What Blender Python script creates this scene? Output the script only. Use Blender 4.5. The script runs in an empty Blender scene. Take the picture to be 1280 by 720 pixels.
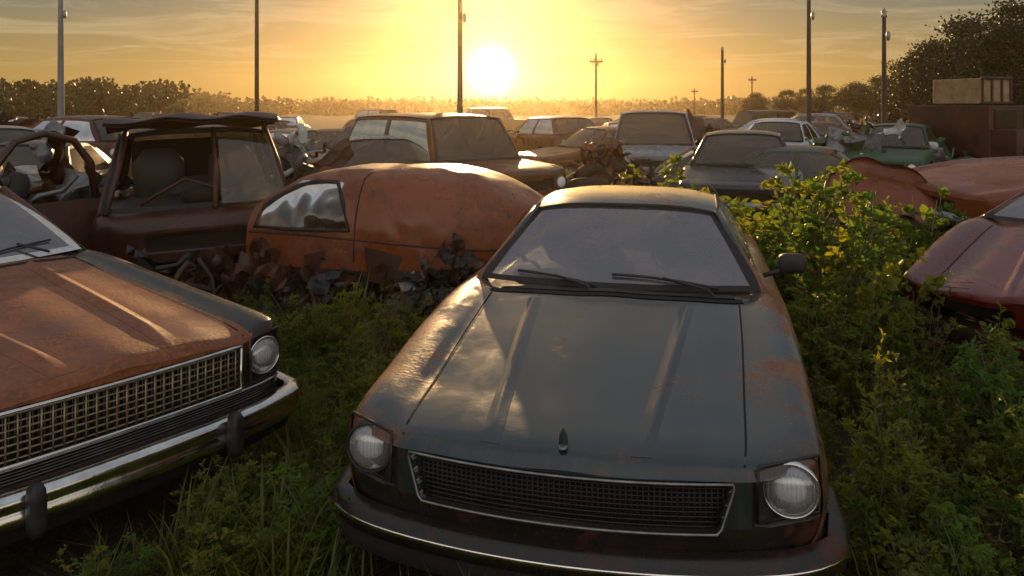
import bpy, math, random
import numpy as np
from mathutils import Vector, Matrix, noise as mnoise
RS=np.random.RandomState(7); random.seed(7)
scene=bpy.context.scene
CAMH=1.9
# ------------------------------------------------------------ helpers
class N:
    def __init__(s,name,tree=None):
        if tree is None:
            s.mat=bpy.data.materials.new(name); s.mat.use_nodes=True; s.t=s.mat.node_tree; s.t.nodes.clear()
            s.out=s.t.nodes.new('ShaderNodeOutputMaterial')
        else: s.t=tree
    def n(s,typ,ins=None,**kw):
        nd=s.t.nodes.new(typ)
        for k,v in kw.items(): setattr(nd,k,v)
        if ins:
            for k,v in ins.items():
                sock=nd.inputs[k]
                if isinstance(v,bpy.types.NodeSocket): s.t.links.new(v,sock)
                else: sock.default_value=v
        return nd
    def math(s,op,a,b=0.0,c=0.0,clamp=False):
        nd=s.n('ShaderNodeMath',{0:a,1:b,2:c},operation=op); nd.use_clamp=clamp; return nd.outputs[0]
    def noise(s,vec,scale,detail=5,rough=.55,dist=0):
        return s.n('ShaderNodeTexNoise',{'Vector':vec,'Scale':scale,'Detail':detail,'Roughness':rough,'Distortion':dist}).outputs[0]
    def mr(s,v,a,b,c=0.0,d=1.0,smooth=False):
        nd=s.n('ShaderNodeMapRange',{0:v,1:a,2:b,3:c,4:d}); 
        if smooth: nd.interpolation_type='SMOOTHSTEP'
        return nd.outputs[0]
    def mix(s,f,a,b,blend='MIX'):
        nd=s.t.nodes.new('ShaderNodeMix'); nd.data_type='RGBA'; nd.blend_type=blend
        for i,v in ((0,f),(6,a),(7,b)):
            if isinstance(v,bpy.types.NodeSocket): s.t.links.new(v,nd.inputs[i])
            else:
                if i and len(v)==3: v=(*v,1)
                nd.inputs[i].default_value=v
        return nd.outputs[2]
    def surf(s,sh): s.t.links.new(sh,s.out.inputs[0])
def c4(c): return (*c,1) if len(c)==3 else c

def simple(name,col,rough=.6,metal=0.0,var=.25,scale=8,bump=.0,spec=.5):
    k=N(name); tc=k.n('ShaderNodeTexCoord').outputs['Object']
    nz=k.noise(tc,scale,4)
    dark=tuple(c*(1-var) for c in col); lite=tuple(min(1,c*(1+var)) for c in col)
    cc=k.mix(k.mr(nz,.3,.7),dark,lite)
    ins={'Base Color':cc,'Roughness':k.mr(nz,.3,.7,max(.02,rough-.08),min(1,rough+.1)),'Metallic':metal,'Specular IOR Level':spec}
    b=k.n('ShaderNodeBsdfPrincipled',ins)
    if bump:
        bp=k.n('ShaderNodeBump',{'Strength':bump,'Distance':.01,'Height':k.noise(tc,scale*6,3)})
        k.t.links.new(bp.outputs[0],b.inputs['Normal'])
    k.surf(b.outputs[0]); return k.mat

def paint(name,col,rust1=(.24,.068,.019),rust2=(.09,.028,.012),amount=.3,edge=None,rough=.35,rnd=False,dust=.25,sc=1.0,front=None,coat=0.0,streak=0.0,soft=.08,bump=.35,wave=2.0):
    """weathered paint with rust breaking through"""
    k=N(name); tc=k.n('ShaderNodeTexCoord').outputs['Object']
    n1=k.noise(tc,1.7*sc,7,.62,.3); n2=k.noise(tc,11*sc,6,.65); n3=k.noise(tc,60*sc,4,.6); n4=k.noise(tc,4.2*sc,6,.6,.6)
    v=k.math('ADD',n1,k.math('MULTIPLY',k.math('SUBTRACT',n2,.5),.45))
    sep=k.n('ShaderNodeSeparateXYZ',{0:tc})
    if edge:
        ax=k.math('ABSOLUTE',sep.outputs[0])
        v=k.math('ADD',v,k.math('MULTIPLY',k.mr(ax,edge[0],edge[1]),edge[2]))
    if front:
        v=k.math('ADD',v,k.mr(sep.outputs[1],front[0],front[1],front[2],0.0))
    th=.72-amount*.5
    mask=k.mr(v,th-soft,th+soft*1.3,smooth=True)
    base=col
    if rnd:
        oi=k.n('ShaderNodeObjectInfo').outputs['Random']
        cr=k.n('ShaderNodeValToRGB',{0:oi}); cr.color_ramp.interpolation='CONSTANT'
        pal=[(.08,.028,.018),(.24,.25,.26),(.03,.04,.05),(.13,.045,.02),(.05,.07,.10),(.17,.14,.10),(.10,.02,.013),(.03,.05,.03),(.38,.38,.37),(.06,.045,.04)]
        el=cr.color_ramp.elements
        while len(el)<len(pal): el.new(.5)
        for i,p in enumerate(pal): el[i].position=i/len(pal); el[i].color=(*p,1)
        base=cr.outputs[0]
    else: base=c4(col)
    dcol=(.16,.13,.10,1)
    pc=k.mix(k.math('MULTIPLY',k.mr(n4,.35,.75),dust),base,dcol)
    pc=k.mix(k.math('MULTIPLY',k.mr(n3,.5,.75),.3),pc,(.02,.018,.015,1))
    if streak>0:
        mp=k.n('ShaderNodeMapping',{0:tc}); mp.inputs['Scale'].default_value=(9,.8,2)
        st=k.noise(mp.outputs[0],1.6,5,.6)
        pc=k.mix(k.math('MULTIPLY',k.mr(st,.5,.72),streak),pc,(.20,.11,.05,1))
    rc=k.mix(k.mr(n2,.3,.7),rust1,rust2)
    rc=k.mix(k.mr(n4,.45,.7),rc,tuple(c*.45 for c in rust1))
    rc=k.mix(k.math('MULTIPLY',k.mr(n3,.45,.7),.5),rc,tuple(min(1,c*1.4) for c in rust1))
    colr=k.mix(mask,pc,rc)
    rg=k.mix(mask,(rough,)*3,(.52,)*3)
    rg=k.math('ADD',rg,k.math('MULTIPLY',k.math('SUBTRACT',n4,.5),.35))
    h=k.math('ADD',k.math('MULTIPLY',mask,-.5),k.math('MULTIPLY',k.math('MULTIPLY',n3,mask),1.2))
    h=k.math('ADD',h,k.math('MULTIPLY',n1,wave))
    bp=k.n('ShaderNodeBump',{'Strength':bump,'Distance':.004,'Height':h})
    cw=k.mr(mask,0,1,coat,coat*.25) if coat else 0.0
    b=k.n('ShaderNodeBsdfPrincipled',{'Base Color':colr,'Roughness':rg,'Normal':bp.outputs[0],'Coat Weight':cw,'Coat Roughness':.10})
    k.surf(b.outputs[0]); return k.mat

def glass(name,tint=(.55,.58,.6),dustc=(.30,.29,.31),dust=.2,rough=.04,boost=.04):
    k=N(name); tc=k.n('ShaderNodeTexCoord').outputs['Object']
    nz=k.noise(tc,3,6,.6,.5); n2=k.noise(tc,40,3)
    tr=k.n('ShaderNodeBsdfTransparent',{0:c4(tint)}); gl=k.n('ShaderNodeBsdfGlossy',{'Color':(1,1,1,1),'Roughness':rough})
    fr=k.n('ShaderNodeFresnel',{'IOR':1.5}).outputs[0]
    m1=k.n('ShaderNodeMixShader',{0:k.math('ADD',fr,boost),1:tr.outputs[0],2:gl.outputs[0]})
    df=k.n('ShaderNodeBsdfDiffuse',{'Color':c4(dustc)}); tl=k.n('ShaderNodeBsdfTranslucent',{'Color':c4(dustc)})
    dd=k.n('ShaderNodeMixShader',{0:.4,1:df.outputs[0],2:tl.outputs[0]})
    f=k.math('MULTIPLY',k.math('ADD',k.mr(nz,.3,.75,.35,1.4),k.mr(n2,.5,.8,0,.15)),dust)
    m2=k.n('ShaderNodeMixShader',{0:f,1:m1.outputs[0],2:dd.outputs[0]})
    k.surf(m2.outputs[0]); return k.mat

def leafmat(name,c1,c2,c3,trans=.45):
    k=N(name); g=k.n('ShaderNodeNewGeometry'); r=g.outputs['Random Per Island']
    oi=k.n('ShaderNodeObjectInfo').outputs['Random']
    nz=k.noise(g.outputs['Position'],1.3,2)
    c=k.mix(r,c1,c2); c=k.mix(k.mr(k.math('ADD',k.math('MULTIPLY',oi,.5),nz),.55,1.0),c,c3)
    b=k.n('ShaderNodeBsdfPrincipled',{'Base Color':c,'Roughness':.45,'Specular IOR Level':.35})
    t=k.n('ShaderNodeBsdfTranslucent',{'Color':k.mix(1.0,c,(2.3,2.1,.6,1),'MULTIPLY')})
    m=k.n('ShaderNodeMixShader',{0:trans,1:b.outputs[0],2:t.outputs[0]})
    k.surf(m.outputs[0]); return k.mat

class MB:
    def __init__(s): s.v=[];s.f=[];s.mi=[];s.sm=[];s.mats=[]
    def m(s,mat):
        if mat not in s.mats: s.mats.append(mat)
        return s.mats.index(mat)
    def add(s,vs,fs,mat,smooth=True,M=None):
        o=len(s.v)
        if M is not None: vs=[tuple(M@Vector(p)) for p in vs]
        s.v.extend([tuple(map(float,p)) for p in vs]); s.f.extend([tuple(i+o for i in f) for f in fs])
        i=s.m(mat); s.mi.extend([i]*len(fs)); s.sm.extend([smooth]*len(fs))
    def grid(s,P,mat,smooth=True,matfn=None,skip=None,M=None):
        P=np.asarray(P); ny,nx=P.shape[:2]; o=len(s.v)
        vs=P.reshape(-1,3)
        if M is not None: vs=np.array([tuple(M@Vector(p)) for p in vs])
        s.v.extend(map(tuple,vs.tolist()))
        for j in range(ny-1):
            for i in range(nx-1):
                if skip is not None and skip(j,i): continue
                mt=matfn(j,i) if matfn else mat
                if mt is None: continue
                a=o+j*nx+i
                s.f.append((a,a+1,a+nx+1,a+nx)); s.mi.append(s.m(mt)); s.sm.append(smooth)
    def box(s,c,sz,mat,M=None):
        x,y,z=[q/2 for q in sz]; cx,cy,cz=c
        vs=[(cx+a*x,cy+b*y,cz+d*z) for a in(-1,1) for b in(-1,1) for d in(-1,1)]
        s.add(vs,[(0,1,3,2),(4,6,7,5),(0,4,5,1),(2,3,7,6),(0,2,6,4),(1,5,7,3)],mat,False,M)
    def rbox(s,c,sz,mat,p=5.0,n=10,M=None):
        vs=[];fs=[]
        for j in range(n+1):
            th=math.pi*j/n-math.pi/2
            for i in range(2*n):
                ph=math.pi*i/n
                d=np.array([math.cos(th)*math.cos(ph),math.cos(th)*math.sin(ph),math.sin(th)])
                r=(np.abs(d)**p).sum()**(-1/p)
                q=d*r; vs.append((c[0]+q[0]*sz[0]/2,c[1]+q[1]*sz[1]/2,c[2]+q[2]*sz[2]/2))
        for j in range(n):
            for i in range(2*n):
                a=j*2*n+i;b=j*2*n+(i+1)%(2*n); fs.append((a,b,b+2*n,a+2*n))
        s.add(vs,fs,mat,True,M)
    def tube(s,path,r,mat,n=8,closed=False,M=None,flat=1.0):
        P=[Vector(p) for p in path]; k=len(P); rr=r if hasattr(r,'__len__') else [r]*k
        vs=[];fs=[]; up=Vector((0,0,1)); prev=None
        for i,p in enumerate(P):
            if closed: t=P[(i+1)%k]-P[i-1]
            else: t=P[min(i+1,k-1)]-P[max(i-1,0)]
            if t.length<1e-9: t=Vector((0,0,1))
            t.normalize()
            ref=prev if prev is not None else (up if abs(t.z)<.9 else Vector((1,0,0)))
            a=t.cross(ref).cross(t) 
            if a.length<1e-6: a=t.orthogonal()
            a.normalize(); prev=a; b=t.cross(a)
            for q in range(n):
                th=2*math.pi*q/n; vs.append(p+a*math.cos(th)*rr[i]*flat+b*math.sin(th)*rr[i])
        segs=k if closed else k-1
        for i in range(segs):
            for q in range(n):
                a=i*n+q;b=i*n+(q+1)%n;c=((i+1)%k)*n+(q+1)%n;d=((i+1)%k)*n+q; fs.append((a,b,c,d))
        if not closed: fs.append(tuple(range(n))[::-1]); fs.append(tuple((k-1)*n+q for q in range(n)))
        s.add(vs,fs,mat,True,M)
    def lathe(s,prof,M,mat,n=28,matfn=None):
        """prof: (r,h) revolve around local Z of M"""
        P=np.zeros((len(prof),n+1,3))
        for j,(r,h) in enumerate(prof):
            for i in range(n+1):
                th=2*math.pi*i/n; P[j,i]=(r*math.cos(th),r*math.sin(th),h)
        s.grid(P,mat,M=M,matfn=matfn)
    def obj(s,name,parent=None,loc=(0,0,0),rot=(0,0,0),scale=None):
        me=bpy.data.meshes.new(name); me.from_pydata(s.v,[],s.f)
        for m in s.mats: me.materials.append(m)
        me.polygons.foreach_set('material_index',s.mi); me.polygons.foreach_set('use_smooth',s.sm); me.update()
        ob=bpy.data.objects.new(name,me); scene.collection.objects.link(ob)
        ob.location=loc; ob.rotation_euler=rot
        if scale: ob.scale=scale
        if parent: ob.parent=parent
        return ob
def empty(name,loc=(0,0,0),rot=(0,0,0)):
    e=bpy.data.objects.new(name,None); scene.collection.objects.link(e); e.location=loc; e.rotation_euler=rot; e.empty_display_size=.2; return e
def inst(me,name,loc,rot=(0,0,0),sc=1.0,parent=None):
    o=bpy.data.objects.new(name,me); scene.collection.objects.link(o); o.location=loc; o.rotation_euler=rot
    o.scale=(sc,sc,sc) if not hasattr(sc,'__len__') else sc
    if parent: o.parent=parent
    return o
def pchip(x,Y,q):
    x=np.asarray(x,float);Y=np.asarray(Y,float);q=np.clip(np.asarray(q,float),x[0],x[-1])
    h=np.diff(x);d=np.diff(Y,axis=0)/h[:,None]; m=np.zeros_like(Y); m[0]=d[0];m[-1]=d[-1]
    for i in range(1,len(x)-1):
        a,b=d[i-1],d[i]; w1=2*h[i]+h[i-1];w2=h[i]+2*h[i-1]
        ok=(a*b)>0; m[i][ok]=(w1+w2)/(w1/a[ok]+w2/b[ok])
    k=np.clip(np.searchsorted(x,q,side='right')-1,0,len(x)-2); t=((q-x[k])/h[k])[:,None]; H=h[k][:,None]
    return (2*t**3-3*t**2+1)*Y[k]+(t**3-2*t**2+t)*H*m[k]+(-2*t**3+3*t**2)*Y[k+1]+(t**3-t**2)*H*m[k+1]
def catmull(C,sub):
    C=[np.array(c,float) for c in C]; g=[np.array([-C[1][0],C[1][1]])]+C+[2*C[-1]-C[-2]]; out=[]
    for i in range(1,len(g)-2):
        p0,p1,p2,p3=g[i-1],g[i],g[i+1],g[i+2]
        for k in range(sub):
            t=k/sub; out.append(.5*((2*p1)+(-p0+p2)*t+(2*p0-5*p1+4*p2-p3)*t*t+(-p0+3*p1-3*p2+p3)*t**3))
    out.append(g[-2]); return np.array(out)

# ------------------------------------------------------------ materials
M_chrome=simple('chrome_worn',(.74,.72,.69),.12,1.0,.2,14,.05)
M_dullmetal=simple('dull_metal',(.30,.29,.27),.42,.85,.35,20,.1)
M_rubber=simple('rubber_black',(.018,.017,.016),.75,0,.3,20,.1)
M_black=simple('black_plastic',(.02,.02,.02),.5,0,.4,12,.05)
M_int=simple('interior_vinyl',(.04,.034,.03),.6,0,.4,6,.1)
M_void=simple('underbody_void_shade',(.012,.010,.008),.9,0,.5,6,.2)  # near-black underbody; also shade painted into gaps, recesses and the wreck's inside
M_rust=paint('bare_rust',(.13,.045,.018),amount=.75,rough=.7)
M_rustdk=paint('dark_rust',(.035,.018,.012),(.09,.028,.012),(.035,.015,.009),.6,rough=.6,dust=.1)
M_steel=simple('scrap_steel',(.22,.22,.23),.45,.6,.5,5,.2)
M_pale=simple('scrap_white_paint',(.5,.5,.48),.5,0,.3,5,.1)
M_glass=glass('windshield_glass',dust=.38,tint=(.42,.43,.47),dustc=(.40,.37,.42),boost=.18)
M_glassD=glass('dirty_glass',tint=(.30,.28,.24),dustc=(.24,.18,.09),dust=.28)
M_lens=glass('headlight_lens',tint=(.95,.96,.98),dustc=(.85,.87,.88),dust=.35,rough=.02,boost=.14)
M_reflect=simple('headlight_reflector',(.97,.97,.95),.16,1.0,.02,10)
M_bulb=simple('bulb_glass',(.95,.95,.95),.12,0,.03)
M_heroP=paint('slate_paint',(.013,.026,.031),(.30,.098,.024),(.13,.048,.016),.02,edge=(.50,.82,.32),rough=.17,dust=.09,front=(0.0,.22,.07),coat=.7,streak=.10,soft=.11,bump=.4,wave=2.6)
M_valance=paint('valance_paint',(.012,.009,.008),(.10,.024,.010),(.035,.014,.009),.30,rough=.24,dust=.06,sc=1.4)
M_leftP=paint('orange_rust_paint',(.20,.065,.028),(.33,.105,.033),(.14,.043,.017),.58,rough=.38,dust=.12,sc=.8,bump=.6)
M_leftF=paint('brown_fender_paint',(.022,.013,.010),(.14,.047,.02),(.055,.02,.010),.28,rough=.24,dust=.10,edge=(.7,.62,.1))
M_redP=paint('dark_red_paint',(.13,.011,.009),(.10,.022,.012),(.05,.013,.009),.2,rough=.26,dust=.07,coat=.3)
M_wreckP=paint('maroon_wreck_paint',(.045,.012,.009),(.13,.035,.014),(.04,.015,.010),.4,rough=.34,dust=.08)
M_orangeP=paint('burnt_orange_paint',(.22,.05,.012),(.26,.07,.018),(.07,.022,.010),.42,rough=.30,dust=.06,sc=1.0,bump=.8)
M_tanP=paint('tan_paint',(.07,.038,.019),amount=.5,rough=.38,dust=.10)
M_darkP=paint('charcoal_paint',(.02,.027,.035),amount=.1,rough=.22,dust=.08)
M_silverP=paint('silver_paint',(.24,.26,.30),amount=.12,rough=.28,dust=.12)
M_whiteP=paint('white_paint',(.52,.58,.64),amount=.12,rough=.4,dust=.12)
M_greenP=paint('green_paint',(.03,.09,.04),amount=.18,rough=.45,dust=.1)
M_junk=paint('junk_paint',(.1,.1,.1),amount=.3,rnd=True,rough=.32,dust=.15)

# ------------------------------------------------------------ car kit
class Car:
    def __init__(s,st,bow=.17,corner=.06,sub=5,step=.04,slope=0.0,arch=(),R=.36,seam=.70,peak=0.0):
        st=np.array(st,float); s.ys=st[:,0]; s.tab=st[:,1:]; s.bow=bow;s.corner=corner;s.sub=sub;s.step=step;s.slope=slope;s.arch=arch;s.R=R;s.peak=peak
    def sec(s,y):
        w,zc,zh,zf,zb=pchip(s.ys,s.tab,[y])[0]; H=zf-zb
        C=[(0,zc+s.peak),(.2*w,zc-.002),(.43*w,zc*.65+zh*.35),(.60*w,zh),(.70*w,zh-.004),(.79*w,zf-.010),(.87*w,zf),(.945*w,zf-.014),(.985*w,zf-.055),(w,zf-.30*H),(.998*w,zf-.55*H),(.965*w,zf-.8*H),(.90*w,zb)]
        return catmull(C,s.sub),w,zb
    def warp(s,x,y,z,w=.9):
        f=min(1.2,abs(x)/w); k=max(0.0,1-max(y,0)/1.3)
        return (x,y+(s.bow*f*f+s.corner*f**10)*k+ s.slope*max(0,(.8-z))*max(0,1-y/.5),z)
    def P(s,xf,y,dz=0.0):
        c,w,zb=s.sec(y); top=c[:np.argmax(c[:,0])+1]; x=xf*w
        z=np.interp(abs(x),top[:,0],top[:,1]); return s.warp(x,y,z+dz,w)
    def body(s,mb,mat,topmat=None,matfn=None):
        y0,y1=s.ys[0],s.ys[-1]
        yq=np.unique(np.concatenate([np.linspace(y0,y0+.1,6 if s.step<.08 else 3),np.arange(y0+.1,y1-.1,s.step),np.linspace(y1-.1,y1,3)]))
        G=[]
        for y in yq:
            c,w,zb=s.sec(y); full=np.concatenate([c[::-1]*[-1,1],c[1:]])
            row=[]
            for x,z in full:
                row.append(s.warp(x,y,z,w))
            G.append(row)
        G=np.array(G); ny,nx=G.shape[:2]; half=nx//2
        ins=np.zeros((ny,nx),bool)
        side=np.abs(np.arange(nx)-half)>half*.62
        for ya in s.arch:
            dy=G[:,:,1]-ya; dz=G[:,:,2]-.31; d=np.sqrt(dy**2+dz**2)
            m=(d<s.R)&side[None,:]; ins|=m
        faces_in=ins.copy()
        for ya in s.arch:
            dy=G[:,:,1]-ya; dz=G[:,:,2]-.31; d=np.sqrt(dy**2+dz**2)+1e-6
            m=(d<s.R)&side[None,:]&(d>s.R*.8)
            G[:,:,1]=np.where(m,ya+dy/d*s.R,G[:,:,1]); G[:,:,2]=np.where(m,.31+dz/d*s.R,G[:,:,2])
        def skip(j,i): return faces_in[j,i]and faces_in[j+1,i]and faces_in[j,i+1]and faces_in[j+1,i+1]
        def mf(j,i):
            if matfn: return matfn(G[j,i],abs(i-half)/half)
            return mat
        mb.grid(G,mat,matfn=mf,skip=skip)
        # rear cap
        c,w,zb=s.sec(y1); full=np.concatenate([c[::-1]*[-1,1],c[1:]]); rows=[]
        for t in np.linspace(0,1,6): rows.append([(x,y1+.01,z*(1-t)+zb*t) for x,z in full])
        mb.grid(np.array(rows),mat)
        mb.box((0,(y0+y1)/2+.1,.36),(1.1,y1-y0-.5,.28),M_void)
    def fascia(s,mb,mat,rec=None,nx=160,nz=44):
        y0=s.ys[0]; c,w,zb=s.sec(y0); top=c[:np.argmax(c[:,0])+1]
        xs=np.linspace(-w*.998,w*.998,nx); G=np.zeros((nz,nx,3)); MT=[[None]*nx for _ in range(nz)]
        for i,x in enumerate(xs):
            zt=np.interp(abs(x),top[:,0],top[:,1]); 
            for j in range(nz):
                z=zt+(zb-zt)*j/(nz-1); p=s.warp(x,y0,z,w); dy,mt=(rec(x,z) if rec else (0,mat))
                if j==0: dy=0
                G[j,i]=(p[0],p[1]+dy+.004,p[2]); MT[j][i]=mt or mat
        mb.grid(G,mat,matfn=lambda j,i:MT[j][i])
    def ribbon(s,mb,pts,width,mat,dz=.003):
        A=[];
        pts=np.array(pts,float); t=np.linspace(0,1,len(pts)); q=np.linspace(0,1,max(2,len(pts)*8))
        X=np.interp(q,t,pts[:,0]);Y=np.interp(q,t,pts[:,1])
        for k,(x,y) in enumerate(zip(X,Y)):
            dx=X[min(k+1,len(X)-1)]-X[max(k-1,0)]; dy=Y[min(k+1,len(X)-1)]-Y[max(k-1,0)]; L=math.hypot(dx,dy)+1e-9
            ox,oy=-dy/L*width/2,dx/L*width/2
            A.append([s.P(x+ox,y+oy,dz),s.P(x-ox,y-oy,dz)])
        mb.grid(np.array(A),mat)

def sweep(mb,path,prof,mat,matfn=None):
    """path of (x,y,z); profile (out,up); out is horizontal normal (towards -y in middle)"""
    P=np.array(path); G=[]
    for i in range(len(P)):
        t=P[min(i+1,len(P)-1)]-P[max(i-1,0)]; t=t/np.linalg.norm(t[:2]); o=np.array([t[1],-t[0],0])
        G.append([P[i]+o*a+np.array([0,0,b]) for a,b in prof])
    mb.grid(np.array(G),mat,matfn=matfn)

def wheel(mb,c,side,r=.31,w=.19,hub=True,mt=None):
    M=Matrix.Translation(c)@Matrix.Rotation(side*math.pi/2,4,'Y')
    h=w/2
    mb.lathe([(r*.62,-h),(r*.80,-h*1.05),(r*.95,-h*.9),(r,-h*.6),(r,h*.6),(r*.95,h*.9),(r*.80,h*1.05),(r*.62,h)],M,M_rubber,28)
    if hub: mb.lathe([(r*.62,h*.9),(r*.58,h*.6),(r*.4,h*.35),(r*.3,h*.5),(r*.12,h*.75),(0.001,h*.8)],M,mt or M_dullmetal,24)

def greenhouse(mb,g,body,gl=M_glass,trim=M_rubber,q=20,skipglass=(),rails=True):
    xb,xt,zt=g['xb'],g['xt'],g['zt']; bow=g.get('bow',.14); bt=g.get('bt',.07)
    def top(u,v):
        y=g['yt0']+(g['yt1']-g['yt0'])*v-bt*(1-u*u)*(1-v)+.05*(1-u*u)*v
        return np.array([u*xt,y,zt-.05*abs(u)**3.2-.035*abs(2*v-1)**3])
    U=np.linspace(-1,1,q+1);V=np.linspace(0,1,q+1)
    if g.get('roof',True):
        mb.grid(np.array([[top(u,v) for u in U] for v in V]),body)
        mb.grid(np.array([[top(u*.985,v)-np.array([0,0,.03]) for u in U] for v in V]),M_int)
    def pane(base,tp,nm,outn,mu=.04,mv=.06):
        def f(u,v):
            b=base(u);t=tp(u); return b+(t-b)*v+outn*(.10*v*(1-v))
        uu=np.unique(np.concatenate([np.linspace(-1,1,q+1),[-1+mu*2,1-mu*2]])); vv=np.unique(np.concatenate([np.linspace(0,1,9),[mv,1-mv]]))
        G=np.array([[f(u,v) for u in uu] for v in vv])
        def mf(j,i):
            um=(uu[i]+uu[i+1])/2;vm=(vv[j]+vv[j+1])/2
            if abs(um)>1-2*mu or vm<mv or vm>1-mv: return trim
            return None if nm in skipglass else gl
        mb.grid(G,gl,matfn=mf)
    pane(lambda u:np.array([u*xb,g['yb0']-bow*(1-u*u),g['zb0']]),lambda u:top(u*.985,0)-np.array([0,0,.012]),'front',np.array([0,-.5,.5]))
    pane(lambda u:np.array([u*xb,g['yb1']+bow*(1-u*u),g['zb1']]),lambda u:top(u*.985,1)-np.array([0,0,.012]),'rear',np.array([0,.5,.5]))
    bp,sail=g.get('bp',.5),g.get('sail',.85)
    for sd in (-1,1):
        uu=np.unique(np.concatenate([np.linspace(0,1,q+1),[.03,bp-.03,bp+.03,sail]])); vv=np.array([0,.05,.3,.6,.8,.90,1])
        G=[]
        for v in vv:
            row=[]
            for u in uu:
                b=np.array([sd*(xb+.01),g['yb0']+(g['yb1']-g['yb0'])*u,g['zb0']+(g['zb1']-g['zb0'])*u-.01]); t=top(sd,u)-np.array([0,0,.0])
                row.append(b+(t-b)*v+np.array([sd*.12*v*(1-v),0,0]))
            G.append(row)
        def mf(j,i):
            um=(uu[i]+uu[i+1])/2;vm=(vv[j]+vv[j+1])/2
            if um<.03 or abs(um-bp)<.03 or um>sail or vm>.9 or vm<.05: return body
            return None if 'side' in skipglass else gl
        mb.grid(np.array(G),gl,matfn=mf)
        for yb,zb,v in((g['yb0'],g['zb0'],0),(g['yb1'],g['zb1'],1)):
            b=np.array([sd*xb,yb,zb-.02]);t=top(sd,v)
            mb.tube([b+(t-b)*k for k in np.linspace(0,1,6)],.024,body,8)
        if rails: mb.tube([top(sd*1.01,v)+np.array([0,0,-.004]) for v in np.linspace(0,1,12)],.011,trim,6)
    if rails:
        mb.tube([top(u,0)+np.array([0,-.004,-.012]) for u in np.linspace(-1,1,17)],.012,trim,6)
    return top
def cabin(mb,g,drop=0):
    yb=g['yb0'];z=g['zb0']
    mb.rbox((0,yb+.25,z-.02),(1.25,.4,.12),M_int)
    for x in(-.36,.36):
        mb.rbox((x,yb+1.15,z-.05),(.52,.16,.62),M_int,4); mb.rbox((x,yb+1.13,z+.27),(.26,.1,.16),M_int,3)
    mb.rbox((0,yb+1.95,z-.08),(1.2,.18,.5),M_int,4)
    M=Matrix.Translation((.36,yb+.58,z+.08))@Matrix.Rotation(math.radians(65),4,'X')
    mb.tube([(.19*math.cos(a),.19*math.sin(a),0) for a in np.linspace(0,2*math.pi,24,endpoint=False)],.013,M_black,6,True,M)
    mb.tube([(-.19,0,0),(0,0,-.03),(.19,0,0)],.012,M_black,6,M=M)

def headlight(mb,p,r,ring=M_chrome):
    M=Matrix.Translation(p)@Matrix.Rotation(math.pi/2,4,'X')   # local z -> -y
    mb.lathe([(r*1.12,-.02),(r*1.11,.006),(r*1.06,.012),(r*1.0,.010),(r*.97,-.01)],M,ring,36)
    mb.lathe([(r*.98,-.005),(r*.9,-.025),(r*.7,-.042),(r*.4,-.052),(.001,-.055)],M,M_reflect,36)
    mb.lathe([(r*.98,.0),(r*.85,.014),(r*.6,.025),(r*.3,.031),(.001,.033)],M,M_lens,36)
    mb.rbox((p[0],p[1]+.004,p[2]),(.10,.045,.085),M_bulb,2.2,10)
    for k in range(-5,6):
        x=k*r*.17; hgt=math.sqrt(max(0,(r*.93)**2-x*x))
        mb.tube([(p[0]+x,p[1]-.008-.022*(1-(x/r)**2)*(1-(t)**2),p[2]+hgt*t) for t in np.linspace(-1,1,7)],.0012,M_lens,4)

# ================================================= HERO CAR (slate coupe)
th=math.radians(-13); heroLoc=(.16,2.63,0)
E=empty('weathered_coupe',heroLoc,(0,0,th))
hero=Car([(0,.845,.695,.69,.70,.42),(.02,.862,.728,.722,.735,.41),(.08,.872,.752,.742,.758,.40),(.5,.885,.800,.780,.806,.30),(1.2,.90,.872,.85,.874,.25),(1.75,.90,.915,.90,.912,.24),(2.6,.90,.92,.91,.91,.24),(3.6,.90,.92,.90,.90,.26),(4.3,.86,.86,.86,.87,.35),(4.55,.80,.80,.80,.80,.42)],bow=.16,corner=.07,arch=(.85,3.55),peak=.006)
mb=MB(); hero.body(mb,M_heroP,matfn=lambda p,e: M_int if (1.72<p[1]<4.0 and abs(p[0])<.70 and p[2]>.8) else M_heroP)
def rec(x,z):
    ax=abs(x)
    if .625<ax<.835 and .545<z<.745: return .04,M_black
    if .605<ax and z>.53: return 0,M_valance
    if ax<.545-(.70-z)*.25 and .525<z<.675: return .06,M_void
    if z<.50: return (.50-z)*.25,M_valance
    if z<.535: return 0,M_valance
    return 0,None
hero.fascia(mb,M_heroP,rec); mb.obj('body_shell',E)
mb=MB()
for s_ in(-1,1):
    hero.ribbon(mb,[(s_*.68,.03),(s_*.70,.9),(s_*.72,1.66)],.009,M_void,.002)
    A=[]
    for y in np.linspace(.05,1.5,40):
        xf=.30+.14*y/1.5; hh=.012*min(1,(y-.05)*3); A.append([hero.P(s_*(xf-.05),y,.001),hero.P(s_*(xf-.015),y,hh*.5+.001),hero.P(s_*(xf),y,hh+.001),hero.P(s_*(xf+.008),y,hh*.6+.001),hero.P(s_*(xf+.03),y,.001)])
    mb.grid(np.array(A),M_heroP)
hero.ribbon(mb,[(-.74,1.66),(-.4,1.60),(0,1.58),(.4,1.60),(.74,1.66)],.05,M_void,.004)
hero.ribbon(mb,[(-.70,1.73),(-.4,1.67),(0,1.65),(.4,1.67),(.70,1.73)],.06,M_black,.006)
mb.obj('panel_gaps',E)
mb=MB()
def gpath(z,x0,x1,n=24,dy=0): return [np.array(hero.warp(x,0,z,.845))+np.array([0,dy,0]) for x in np.linspace(x0,x1,n)]
fr=gpath(.683,-.55,.55)+gpath(.665,.553,.553,1)+gpath(.54,.515,.515,1)+gpath(.522,.50,-.50)+gpath(.54,-.515,-.515,1)+gpath(.665,-.553,-.553,1)
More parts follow.
